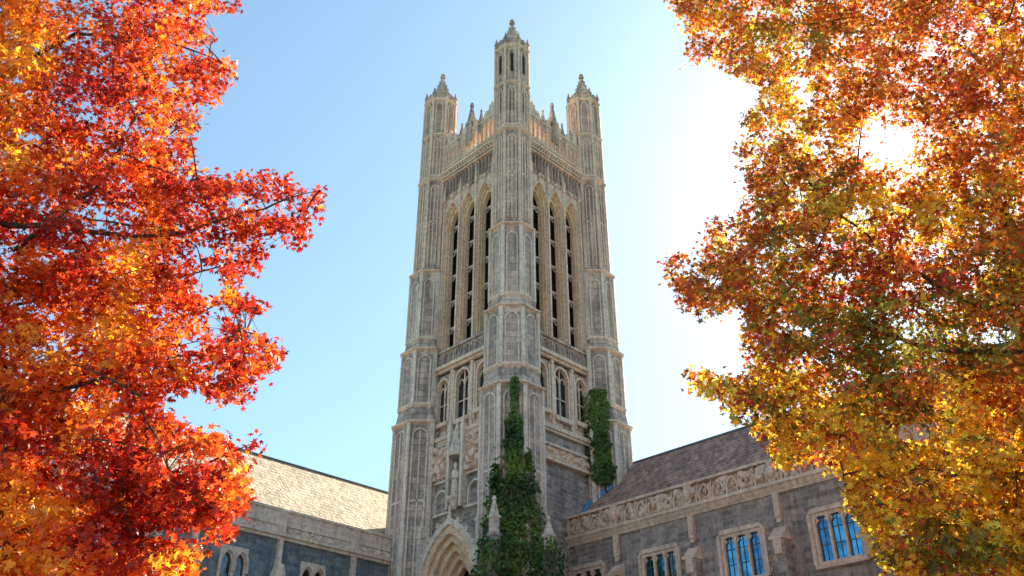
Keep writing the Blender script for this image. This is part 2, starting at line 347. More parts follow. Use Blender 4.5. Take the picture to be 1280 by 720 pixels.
# corner turrets
PROF = [(1.95, 0), (1.95, Z(12)), (1.82, Z(12.3)), (1.82, Z(23.0)), (1.62, Z(24.2)), (1.62, Z(28.3)), (1.42, Z(29.3)), (1.42, Z(34.6)), (1.24, Z(35.1)), (1.22, Z(52.0))]
def rad(z):
    for (r0, z0), (r1, z1) in zip(PROF, PROF[1:]):
        if z0 <= z <= z1: return r0+(r1-r0)*(z-z0)/(z1-z0)
    return PROF[-1][0]
for ti, (cx, cy, dz) in enumerate(((0, 0, 0), (0, S, -.1), (S, 0, -.1), (S, S, 0))):
    sh = MB(); sh.ring([q for q in PROF if q[1] < Z(28.35)], cx, cy)
    to = sh.build('turret', M['tower'], tower)
    sh = MB(); sh.ring([q if q[1] < Z(51) else (q[0], q[1]+dz) for q in PROF if q[1] > Z(28.25)], cx, cy); sh.build('upper_shaft', M['tower_up'], to)
    rb = MB(); kk = 1/math.cos(math.pi/8)
    stages = [(Z(2), Z(12)), (Z(12.6), Z(22.8)), (Z(24.4), Z(28.2)), (Z(29.5), Z(34.4)), (Z(35.4), Z(43.0)), (Z(43.7), Z(47.6)), (Z(48.1), Z(51.5))]
    for si, (z0, z1) in enumerate(stages):
        r = rad((z0+z1)/2)
        for i in range(8):
            an = R(22.5)+i*math.pi/4
            px, py = cx+r*kk*math.cos(an), cy+r*kk*math.sin(an)
            q = .13 if si < 4 else .10
            def fr8(a, b, z, px=px, py=py, an=an): return (px+math.cos(an)*b-math.sin(an)*a, py+math.sin(an)*b+math.cos(an)*a, z)
            rb.fr = fr8; rb.box(-q, q, -.06, .09, z0-.3, z1+.3)
            am = i*math.pi/4                 # facet frame
            def fr9(a, b, z, am=am, r=r): return (cx+math.cos(am)*(r+b)-math.sin(am)*a, cy+math.sin(am)*(r+b)+math.cos(am)*a, z)
            rb.fr = fr9; hw = r*math.tan(math.pi/8)-.22
            zt = z1-.05
            archband(rb, 0, hw*.8, zt-.7, zt-.3, .07, -.02, .09, z0)
            if si in (1, 4, 5): rb.box(-.045, .045, -.02, .06, z0, zt-.4)
            if si in (0, 1, 4): rb.box(-hw*.8, hw*.8, -.02, .06, (z0+z1)/2, (z0+z1)/2+.13)
        if si in (3, 6): rb.fr = None; rb.build('blind_panel', M['pale' if si == 3 else 'lime'], to); rb = MB()
    for z, e in ((Z(12.1), .2), (Z(23.0), .22), (Z(24.3), .12), (Z(28.4), .22), (Z(29.35), .1), (Z(34.8), .24), (Z(43.25), .18), (Z(43.6), .1), (Z(47.8), .14), (Z(51.6), .14)):
        r = rad(z-.02); st = MB(); st.ring([(r, z-.16), (r+e, z-.04), (r+e, z+.06), (r-.02, z+.22)], cx, cy, cap=False)
        st.build('string_course', M['lime'], to)
    # slits in the top two stages
    for z0, z1 in (((Z(48.9), Z(50.6)), (Z(45.0), Z(46.8))) if ti == 0 else ()):
        for i in range(8):
            am = i*math.pi/4
            sd = MB(); sd.fr = lambda a, b, z, am=am: (cx+math.cos(am)*(1.235+b)-math.sin(am)*a, cy+math.sin(am)*(1.235+b)+math.cos(am)*a, z)
            sd.prism([(-.11, z0), (.11, z0), (.11, z1), (0, z1+.25), (-.11, z1)], -.05, .012); sd.build('slit', M['dark'], to)
    # crown: battlement ring, corner pinnacles, crocketed spire, finial
    cr = MB(); r = 1.22; zt = Z(52.0)+dz
    cr.ring([(r, zt), (r+.07, zt+.06), (r+.07, zt+.18), (r+.02, zt+.26)], cx, cy)
    for i in range(8):
        an = R(22.5)+i*math.pi/4; px, py = cx+r*kk*math.cos(an)*.98, cy+r*kk*math.sin(an)*.98
        cr.fr = lambda a, b, z, px=px, py=py, an=an: (px+math.cos(an)*b-math.sin(an)*a, py+math.sin(an)*b+math.cos(an)*a, z)
        pinnacle(cr, 0, 0, zt-.2, 1.15, .11)
        am = i*math.pi/4
        cr.fr = lambda a, b, z, am=am: (cx+math.cos(am)*(r+b)-math.sin(am)*a, cy+math.sin(am)*(r+b)+math.cos(am)*a, z)
        cr.prism([(-.3, zt+.28), (.3, zt+.28), (.3, zt+.34), (0, zt+.5), (-.3, zt+.34)], -.12, .04)
    cr.fr = None
    cr.build('crown', M['tower_up'], to)
    sp = MB(); zb = Z(52.25)+dz; zc_ = Z(55.05)+dz
    sp.ring([(.98, zb), (.80, zb+.35), (.12, zc_)], cx, cy)
    for i in range(8):
        an = R(22.5)+i*math.pi/4
        for k in range(5):
            t = .12+.18*k; rr = (.92*(1-t)+.12*t)*kk*.95; zz = zb+(zc_-zb)*t
            sp.fr = lambda a, b, z, an=an, rr=rr: (cx+math.cos(an)*(rr+b)-math.sin(an)*a, cy+math.sin(an)*(rr+b)+math.cos(an)*a, z)
            sp.hull8([(-.035,-.04,zz),(.035,-.04,zz),(.035,.05,zz+.05),(-.035,.05,zz+.05),(-.035,-.04,zz+.14),(.035,-.04,zz+.12),(.03,.07,zz+.14),(-.03,.07,zz+.14)])
    sp.fr = None
    spo = sp.build('spire', M['tower_up'], to)
    fn = MB(); fn.ring([(.1, zc_-.1), (.15, zc_), (.09, zc_+.08), (.22, zc_+.2), (.2, zc_+.3), (.1, zc_+.4), (.17, zc_+.5), (.05, zc_+.68)], cx, cy)
    fn.build('finial', M['tower_up'], spo)

# buttresses at the foot of the visible turrets, stepping back, with a pinnacle on the top step
for (fr, a0) in ((FL, 1.55), (FL, 6.75), (FR, 1.55), (FR, 6.75)):
    if not (fr is FR and a0 > 5):
        p = MB(fr); pinnacle(p, a0, .95, Z(14.3), 2.6, .22); ledge = p
    b = MB(fr)
    if not (fr is FR and a0 > 5):
        b.box(a0-.28, a0+.28, .25, 1.15, 0, Z(14.5)); b.hull8([(a0-.28,.25,Z(14.5)),(a0+.28,.25,Z(14.5)),(a0+.28,1.15,Z(14.5)),(a0-.28,1.15,Z(14.5)),(a0-.28,.25,Z(15.3)),(a0+.28,.25,Z(15.3)),(a0+.28,.86,Z(15.0)),(a0-.28,.86,Z(15.0))])
    if not (fr is FR and a0 > 5): b.box(a0-.24, a0+.24, .25, .84, Z(14.5), Z(20.6)); b.taper(a0-.24, a0+.24, .25, .84, Z(20.6), Z(21.2), .1)
    b.box(a0-.13, a0+.13, .25, .56, Z(21.2), Z(26.0))
    bo = b.build('buttress', M['pale'], tower)
    if not (fr is FR and a0 > 5): ledge.build('pinnacle', M['pale'], bo)
    for z_, h_, w_ in ((20.9, 2.4, .14), (25.6, 2.0, .11)):
        p = MB(fr); pinnacle(p, a0, .6, Z(z_), h_, w_); p.build('pinnacle', M['lime'], bo)

def ldiag(wx, wy): return ((wx+wy)*c45, (-wx+wy)*c45)
PIERS = [ldiag(-.95, -2.75), ldiag(1.95, -2.6)]
for (x_, y_), zt_ in zip(PIERS, (13.6, 12.7)):
    b = MB(); b.box(x_-.24, x_+.24, y_-.24, y_+.24, 0, Z(zt_)); b.box(x_-.3, x_+.3, y_-.3, y_+.3, Z(zt_), Z(zt_)+.18)
    bo = b.build('pier', M['rubble'], tower); p = MB(); pinnacle(p, x_, y_, Z(zt_)+.1, zt_*.155, .2); p.build('pinnacle', M['pale'], bo)
# ornament of the left face: canopied niche with figure, carved panels, portal
for a0, a1 in ((4.9, 6.5), (1.85, 3.45)):
    pa = MB(FL); relief(pa, a0, a1, Z(18.9), Z(21.2), .32, .42, .06, 2.0, seed=a0); pa.build('carved_panel', M['lime'], tower)
fm = MB(FL)
for a0, a1 in ((4.8, 6.55), (1.8, 3.5)):
    for z in (18.75, 21.2): fm.box(a0, a1, .29, .52, Z(z), Z(z)+.14)
    fm.box(a0, a0+.12, .29, .5, Z(17), Z(21.2)); fm.box(a1-.12, a1, .29, .5, Z(17), Z(21.2))
    m_ = (a0+a1)/2
    archband(fm, m_, .55, Z(17.6), Z(18.2), .46, .29, .12, Z(16.9)); fm.box(a0, a1, .29, .5, Z(16.7), Z(16.85))
for a in (3.55, 4.75): fm.box(a-.11, a+.11, .29, .85, Z(16.8), Z(21.6)); pinnacle(fm, a, .7, Z(21.0), 1.9, .13)
fm.build('panel_frame', M['pale'], tower)
ni = MB(FL)
ni.ring([(.1, Z(16.7)), (.28, Z(17.1)), (.42, Z(17.3)), (.42, Z(17.45))], 4.15, .72)        # corbel
ni.ring([(.46, Z(20.0)), (.5, Z(20.15)), (.5, Z(20.5)), (.3, Z(20.9)), (.07, Z(22.2))], 4.15, .68)  # canopy
for k in range(8):
    an = k*math.pi/4+R(22.5); pinnacle(ni, 4.15+.5*math.cos(an), .68+.5*math.sin(an), Z(20.1), .9, .06)
ni.build('canopy', M['pale'], tower)
fg = MB(FL)                                   # carved figure standing in the niche
fg.ring([(.27, Z(17.45)), (.25, Z(18.0)), (.20, Z(18.5)), (.24, Z(18.95)), (.17, Z(19.15)), (.07, Z(19.22)), (.08, Z(19.28)), (.12, Z(19.38)), (.12, Z(19.52)), (.05, Z(19.64))], 4.15, .7, 12)
for s_ in (-1, 1): fg.tube([(4.15+s_*.22, .7, Z(19.0)), (4.15+s_*.28, .78, Z(18.6)), (4.15+s_*.06, .98, Z(18.6))], .075, 7, .05)
fg.build('carved_figure', M['pale'], tower, smooth=True)
# portal projecting from the left face
po = MB(FL)
C0 = 4.15
arcade(po, 1.45, 6.85, 0, Z(13.2), 1.0, .3, [(C0, 2.3, 0, Z(12.9), Z(13.19))], 2)
P = archpts(C0, 2.3, Z(12.4), Z(15.4), 10)
po = MB(FL)
for s0, s1 in ((1.45, C0-2.3), (C0+2.3, 6.85)): po.box(s0, s1, .301, 1.0, 0, Z(12.4))
po.hull8([(1.45,.301,Z(12.4)),(C0-2.3,.301,Z(12.4)),(C0-2.3,1,Z(12.4)),(1.45,1,Z(12.4)),(1.75,.301,Z(14)),(C0-2.1,.301,Z(13.9)),(C0-2.1,1,Z(13.9)),(1.75,1,Z(14))])
po.hull8([(C0+2.3,.301,Z(12.4)),(6.85,.301,Z(12.4)),(6.85,1,Z(12.4)),(C0+2.3,1,Z(12.4)),(C0+2.1,.301,Z(13.9)),(6.55,.301,Z(14)),(6.55,1,Z(14)),(C0+2.1,1,Z(13.9))])
po.build('portal_jamb', M['rubble'], tower)
hm = MB(FL); archband(hm, C0, 2.42, Z(12.2), Z(15.75), 1.16, .302, .34)
hm.tube([(C0, 1.05, Z(16.0)), (C0, 1.05, Z(16.9))], .16, 6, .05)
for k in range(4):
    for s_ in (-1, 1):
        t = .25+.2*k; P_ = archpts(C0, 2.7, Z(12.2), Z(16.15), 10); q = P_[int(t*10)]; a = q[0] if s_ < 0 else 2*C0-q[0]
        hm.box(a-.1, a+.1, .9, 1.2, q[1]+.0, q[1]+.28)
hm.build('portal_hood', M['pale'], tower)
og = MB(FL)
for k, (hw, bfr) in enumerate(((2.06, 1.03), (1.72, .80), (1.38, .5), (1.06, .15), (.78, -.2))):
    archband(og, C0, hw, Z(12.2), Z(12.2)+1.32*hw+.35, bfr, bfr-.42, .40, 0, 10)
    for s_ in (-1, 1): og.tube([(C0+s_*(hw+.03), bfr-.02, 1), (C0+s_*(hw+.03), bfr-.02, Z(12.2))], .09, 8)
    P_ = archpts(C0, hw+.03, Z(12.2), Z(12.2)+1.32*hw+.37, 10); og.tube([(a, bfr-.02, z) for a, z in P_], .085, 6)
og.build('portal_arch', M['gold'], tower)
dr = MB(FL); dr.box(C0-1.0, C0+1.0, -.75, -.6, .4, Z(12.0)); dr.build('door', M['louvre'], tower)
# right face lower frieze
fz = MB(FR); fz.box(1.6, 8.0, .29, .55, Z(20.45), Z(20.6)); fz.box(1.6, 8.0, .29, .62, Z(19.45), Z(19.62))
relief(fz, 1.7, 6.6, Z(19.62), Z(20.45), .31, .26, seed=5); fz.build('carved_frieze', M['lime'], tower)

# ------------------------------------------------------------------ wings
def window3(parent, fr, a0, a1, z0, z1, lights, glassm_, hood=True, mat='lime'):
    f = MB(fr); n = lights; jw = .16; mw = .11; w_ = (a1-a0-2*jw-(n-1)*mw)/n
    ops = [(a0+jw+w_/2+k*(w_+mw), w_/2, z0+.12, z1-.50, z1-.30) for k in range(n)]
    arcade(f, a0, a1, z0, z1-.1, .12, -.10, ops, 5)
    for (c, hw, s0, sp, ap) in ops:          # cusps
        for s_ in (-1, 1): f.prism([(c+s_*hw, sp-.12), (c+s_*hw*.45, sp+.05), (c+s_*hw*.85, sp+.18)], -.06, .06)
    f.box(a0-.12, a1+.12, -.02, .26, z0-.2, z0)
    if hood:                                 # raised surround with clipped upper corners
        f.prism([(a0-.2, z0), (a0-.02, z0), (a0-.02, z1-.12), (a1+.02, z1-.12), (a1+.02, z0), (a1+.2, z0), (a1+.2, z1-.22), (a1-.05, z1+.1), (a0+.05, z1+.1), (a0-.2, z1-.22)], -.02, .2)
    for k in range(5):                       # toothed quoins round the frame
        zz = z0+.15+k*.5
        if zz < z1-.9: f.box(a0-.28, a0, -.02, .07, zz, zz+.24); f.box(a1, a1+.28, -.02, .07, zz, zz+.24)
    fo = f.build('window', M[mat], parent)
    for (c, hw, s0, sp, ap) in ops:
        glassm = glassm_ if not isinstance(glassm_, (list, tuple)) else glassm_[random.randrange(len(glassm_))]
        tl_ = random.uniform(-.012, .012); g = MB(fr); g.hull8([(c-hw-.02,-.075+tl_,s0-.02),(c+hw+.02,-.075-tl_,s0-.02),(c+hw+.02,-.055-tl_,s0-.02),(c-hw-.02,-.055+tl_,s0-.02),(c-hw-.02,-.075-tl_,ap+.05),(c+hw+.02,-.075-tl_,ap+.05),(c+hw+.02,-.055,ap+.05),(c-hw-.02,-.055,ap+.05)]); g.build('pane', glassm, fo)
        b = MB(fr); zz = s0+.75
        while zz < sp-.2: b.box(c-hw, c+hw, -.045, -.02, zz, zz+.035); zz += .75
        b.box(c-.015, c+.015, -.045, -.02, s0, ap); b.build('glazing_bar', M['lead'], fo)
# right wing: wall plane x=4.4, running to -y ; local frame a = distance from tower
XR = 4.4; LR = 36
right = tag(empty('stone_wing', T0, R(45)), 'grey stone wing with carved parapet and purple brown slate roof, right of the tower', 'building')
def WR(a, b, z): return (XR-b, -a, z)
NR = 7; bay = 5.05
winsR = [(.55+bay*k, .55+bay*k+2.35) for k in range(NR)]
wl = MB(WR)
cur = .32
for a0, a1 in winsR:
    wl.box(cur, a0, -.5, 0, 0, Z(14.8)); wl.box(a0, a1, -.5, 0, 0, Z(10.75)); wl.box(a0, a1, -.5, 0, Z(13.25), Z(14.8)); cur = a1
wl.box(cur, LR, -.5, 0, 0, Z(14.8))
wl.build('wall', M['rubble'], right)
iw = MB(WR); iw.box(.5, LR-.5, -9.2, -.6, .1, Z(14.5)); iw.box(.0, LR, -9.7, -9.2, 0, Z(15)); iw.build('rear_wall', M['rubble'], right)
for i, (a0, a1) in enumerate(winsR):
    window3(right, WR, a0, a1, Z(10.75), Z(13.25), 3, M['glass_dark'] if i == 0 else (M['glass_teal'], M['glass_dark']) if i == 1 else (M['glass_blue'], M['glass_blue2']))
    window3(right, WR, a0, a1, Z(5.2), Z(8.6), 3, M['glass_dark'], True)
cn = MB(WR); cn.box(.32, LR, -.4, .34, Z(14.92), Z(15.1)); cn.hull8([(.32,-.4,Z(14.55)),(LR,-.4,Z(14.55)),(LR,.08,Z(14.55)),(.32,.08,Z(14.55)),(.32,-.4,Z(14.92)),(LR,-.4,Z(14.92)),(LR,.28,Z(14.92)),(.32,.28,Z(14.92))])
cn.build('cornice', M['lime'], right)
pt = MB(WR); pt.box(.32, LR, -.45, -.18, Z(15.1), Z(16.2))
pt.box(.32, LR, -.4, .2, Z(16.2), Z(16.36))
for k in range(int((LR-1)/.84)):             # pointed arch carving with leaf spandrels
    a = .8+k*.84
    archband(pt, a, .27, Z(15.45), Z(15.95), .19, -.15, .10, Z(15.12))
    pt.prism([(a-.36, Z(16.18)), (a-.48, Z(15.65)), (a-.42, Z(15.3)), (a-.36, Z(15.65))], -.18, .20)
    pt.ring([(.03, Z(15.5)), (.10, Z(15.62)), (.10, Z(15.7)), (.02, Z(15.82))], a, .08, 6)
pt.build('parapet', M['lime'], right)
rl = MB(WR); relief(rl, .35, 24, Z(15.12), Z(16.18), -.2, .42, .07, 1.9, 8); rl.build('carved_frieze', M['lime'], right)
bs = []
for k in range(NR):
    a = 3.95+bay*k
    b = MB(WR); b.box(a-.15, a+.15, -.02, .24, Z(13.35), Z(14.55)); b.taper(a-.13, a+.13, -.02, .2, Z(13.1), Z(13.35), .02)
    b.box(a-.2, a+.2, .02, .26, Z(15.1), Z(16.2)); b.ring([(.06, Z(15.3)), (.2, Z(15.5)), (.2, Z(15.75)), (.05, Z(15.95))], a, .3, 6)
    b.hull8([(a-.36,-.02,Z(12.35)),(a+.36,-.02,Z(12.35)),(a+.36,.66,Z(12.35)),(a-.36,.66,Z(12.35)),(a-.36,-.02,Z(12.95)),(a+.36,-.02,Z(12.95)),(a+.36,.1,Z(12.9)),(a-.36,.1,Z(12.9))])
    b.box(a-.4, a+.4, -.02, .72, Z(12.2), Z(12.36)); b.box(a-.2, a+.2, .5, .70, Z(11.5), Z(12.2))
    bo = b.build('buttress', M['lime'], right)
    r_ = MB(WR); r_.box(a-.34, a+.34, -.02, .64, 0, Z(12.2)); r_.box(a-.15, a+.15, -.02, .14, Z(12.8), Z(13.2)); r_.build('buttress_shaft', M['rubble'], bo)
def roof(parent, fr, a0, a1, be, ze, br_, zr, mat, ridgem, bback):
    r_ = MB(fr); t = .25
    r_.hull8([(a0,be,ze-t),(a1,be,ze-t),(a1,br_,zr-t),(a0,br_,zr-t),(a0,be,ze),(a1,be,ze),(a1,br_,zr),(a0,br_,zr)])
    r_.hull8([(a0,bback,ze-t),(a1,bback,ze-t),(a1,br_-.001,zr-t),(a0,br_-.001,zr-t),(a0,bback,ze),(a1,bback,ze),(a1,br_-.001,zr),(a0,br_-.001,zr)])
    ro = r_.build('roof', mat, parent)
    g = MB(fr); g.box(a0, a1, br_-.09, br_+.09, zr-.06, zr+.06); g.build('ridge_cap', ridgem, ro)
    gb = MB(fr); gb.prism([(be-.1, ze-.2), (br_, zr-.3), (bback+.1, ze-.2)], 0, 0) if False else None
    for aa in (a1-.5,):
        i = [gb.pt(p) for p in ((aa,be,ze-.2),(aa,br_,zr-.2),(aa,bback,ze-.2),(aa+.4,be,ze-.2),(aa+.4,br_,zr-.2),(aa+.4,bback,ze-.2))] if gb else None
    g2 = MB(fr); i = [g2.pt(p) for p in ((a1-.5,be,ze-.27),(a1-.5,br_,zr-.27),(a1-.5,bback,ze-.27),(a1-.1,be,ze-.27),(a1-.1,br_,zr-.27),(a1-.1,bback,ze-.27))]
    g2.f += [[i[0],i[1],i[2]],[i[3],i[5],i[4]],[i[0],i[3],i[4],i[1]],[i[1],i[4],i[5],i[2]],[i[2],i[5],i[3],i[0]]]
    g2.build('gable', M['rubble'], parent)
    return ro
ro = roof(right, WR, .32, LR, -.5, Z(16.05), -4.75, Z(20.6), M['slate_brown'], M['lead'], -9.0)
fl = MB(WR)                                   # blue flashing where the slates meet the tower
for k_ in (0, .07):
    fl.tube([(aa, XR-x_, Z(16.12+(x_-4.9)*1.07)+k_) for x_, aa in ((5.2, .42), (6.3, .42), (6.55, .78), (7.0, 1.2), (7.45, 1.65))], .09, 6)
fl.build('flashing', M['flash'], ro)

# left wing: wall plane y=8.7, running to -x
YL = 8.7; LL = 36
left = tag(empty('stone_wing', T0, R(45)), 'stone wing, blue shade in its wall colour, with sunlit tan slate roof, left of the tower', 'building')
def WL(a, b, z): return (-a, YL-b, z)
cen = [2.0, 7.1, 12.0, 16.9, 21.8, 26.7, 31.6]
M['rubble_shade'] = stone('shade_blue_rubble', (.24, .32, .36), (.13, .19, .235), (.24, .28, .30), .50, .19, .020, .5, .8, .06)  # darker blue copy of the rubble, the wall's shade put into its colour
wl = MB(WL); cur = .5; hwL = .8
for c in cen:
    wl.box(cur, c-hwL, -.5, 0, 0, Z(14.05)); wl.box(c-hwL, c+hwL, -.5, 0, 0, Z(10.3)); wl.box(c-hwL, c+hwL, -.5, 0, Z(13.2), Z(14.05)); cur = c+hwL
wl.box(cur, LL, -.5, 0, 0, Z(14.05)); wl.build('wall', M['rubble_shade'], left)
iw = MB(WL); iw.box(.5, LL-.5, -8.6, -.6, .1, Z(14)); iw.box(0, LL, -9.1, -8.6, 0, Z(15)); iw.build('rear_wall', M['rubble'], left)
for c in cen:
    f = MB(WL)
    arcade(f, c-hwL, c+hwL, Z(10.3), Z(13.18), .10, -.12, [(c-.38, .29, Z(10.45), Z(12.3), Z(12.85)), (c+.38, .29, Z(10.45), Z(12.3), Z(12.85))], 5)
    for s_ in (-1, 1): archband(f, c+s_*.38, .36, Z(12.3), Z(12.95), .24, .09, .12, Z(11.9))
    f.box(c-hwL-.1, c+hwL+.1, -.02, .22, Z(10.1), Z(10.3))
    fo = f.build('window', M['pale'], left)
    for s_ in (-1, 1):
        g = MB(WL); g.box(c+s_*.38-.3, c+s_*.38+.3, -.10, -.07, Z(10.4), Z(12.9)); g.build('pane', M['glass_dark'], fo)
    window3(left, WL, c-1.1, c+1.1, Z(5.2), Z(8.2), 3, M['glass_dark'], True, 'pale')
cn = MB(WL); cn.box(.3, LL, -.4, .22, Z(14.05), Z(14.22)); cn.box(.3, LL, -.4, .36, Z(14.22), Z(14.4)); cn.build('cornice', M['pale'], left)
pt = MB(WL)
pt.box(.3, LL, -.35, .0, Z(14.4), Z(14.85))
arcade(pt, .3, LL, Z(14.85), Z(15.62), .10, -.35, []); pt.box(.3, LL, -.4, .2, Z(15.62), Z(15.76))
for k in range(60):
    a = .8+.58*k
    if (k % 9) < 6: relief(pt, a-.28, a+.28, Z(14.42), Z(14.84), .0, .16, .08, 3.5, k)
pt.build('parapet', M['pale'], left)
for k in range(7):
    a = 4.45+4.95*k
    b = MB(WL); b.box(a-.13, a+.13, -.02, .26, Z(12.7), Z(14.05)); b.box(a-.17, a+.17, .0, .3, Z(14.42), Z(15.62))
    b.taper(a-.3, a+.3, -.02, .6, Z(12.1), Z(12.7), .12); b.box(a-.3, a+.3, -.02, .6, Z(11.2), Z(12.1)); b.taper(a-.4, a+.4, -.02, .8, Z(10.8), Z(11.2), .08)
    bo = b.build('buttress', M['pale'], left)
    r_ = MB(WL); r_.box(a-.38, a+.38, -.02, .75, 0, Z(10.8)); r_.build('buttress_shaft', M['rubble_shade'], bo)
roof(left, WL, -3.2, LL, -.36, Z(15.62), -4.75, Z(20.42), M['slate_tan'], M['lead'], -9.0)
# low lead-roofed link between portal and left wing
# ------------------------------------------------------------------ leaves
def leaf_arrays(P, N, size, col, shape, rolls=None):
    """P centres (n,3), N normals (n,3), size (n,), col (n,3) -> mesh arrays of fanned star leaves"""
    n = len(P); k = len(shape)
    ang = rng.uniform(0, 2*np.pi, n) if rolls is None else rolls
    h = np.where(np.abs(N[:, 2:3]) < .9, np.array([[0, 0, 1.]]), np.array([[1., 0, 0]]))
    X = np.cross(N, h); X /= np.linalg.norm(X, axis=1)[:, None]; Y = np.cross(N, X)
    X2 = X*np.cos(ang)[:, None]+Y*np.sin(ang)[:, None]; Y2 = -X*np.sin(ang)[:, None]+Y*np.cos(ang)[:, None]
    sh = np.vstack([[0, 0], shape]); r = np.hypot(sh[:, 0], sh[:, 1])
    V = P[:, None, :]+size[:, None, None]*(sh[None, :, 0, None]*X2[:, None, :]+sh[None, :, 1, None]*Y2[:, None, :]-(.22*r**2)[None, :, None]*N[:, None, :])
    V = V.reshape(-1, 3)
    i = np.arange(k); tri = np.stack([np.zeros(k, int), 1+i, 1+(i+1) % k], 1)
    F = (tri[None]+(np.arange(n)*(k+1))[:, None, None]).reshape(-1, 3)
    C = np.repeat(col, k+1, axis=0)
    return V, F, C
def leafmesh(name, V, F, C, mat, parent):
    me = bpy.data.meshes.new(name)
    me.vertices.add(len(V)); me.vertices.foreach_set('co', V.astype(np.float32).ravel())
    me.loops.add(len(F)*3); me.loops.foreach_set('vertex_index', F.astype(np.int32).ravel())
    me.polygons.add(len(F)); me.polygons.foreach_set('loop_start', np.arange(0, len(F)*3, 3, dtype=np.int32))
    me.update(calc_edges=True)
    at = me.color_attributes.new('leafcol', 'FLOAT_COLOR', 'POINT')
    at.data.foreach_set('color', np.hstack([C, np.ones((len(C), 1))]).astype(np.float32).ravel())
    me.materials.append(mat); o = bpy.data.objects.new(name, me); COL.objects.link(o); o.parent = parent; return o
def pol(a): return [(r*math.cos(R(t)), r*math.sin(R(t))) for t, r in a]
MAPLE = np.array(pol([(270,.22),(338,.62),(5,.36),(40,.92),(66,.42),(90,1.0),(114,.42),(140,.92),(175,.36),(202,.62)]))
IVY = np.array(pol([(270,.5),(330,.7),(10,.75),(50,.7),(90,1.0),(130,.7),(170,.75),(210,.7)]))
cp, sp_ = math.cos(PITCH), math.sin(PITCH)
def at(px, py, Y):                            # point at forward distance Y seen at photo coordinates (px, py)
    a = (px-640)/FOC; b = (360-py)/FOC; d = np.array([a, cp-b*sp_, sp_+b*cp]); d = d*Y/d[1]; d[2] += EYE; return d
def at_arr(x, y, Y):
    a = (x-640)/FOC; b = (360-y)/FOC; d = np.stack([a, cp-b*sp_, sp_+b*cp], 1); d = d*(Y/d[:, 1])[:, None]; d[:, 2] += EYE; return d
def inpoly(x, y, poly):
    r_ = np.zeros(len(x), bool); n = len(poly)
    for i in range(n):
        x0, y0 = poly[i]; x1, y1 = poly[(i+1) % n]
        if y0 == y1: continue
        k = ((y0 > y) != (y1 > y)) & (x < (x1-x0)*(y-y0)/(y1-y0)+x0); r_ ^= k
    return r_
def nz3(P, s, off=0): return np.array([noise.noise(Vector((p[0]*s+off, p[1]*s, p[2]*s))) for p in P])

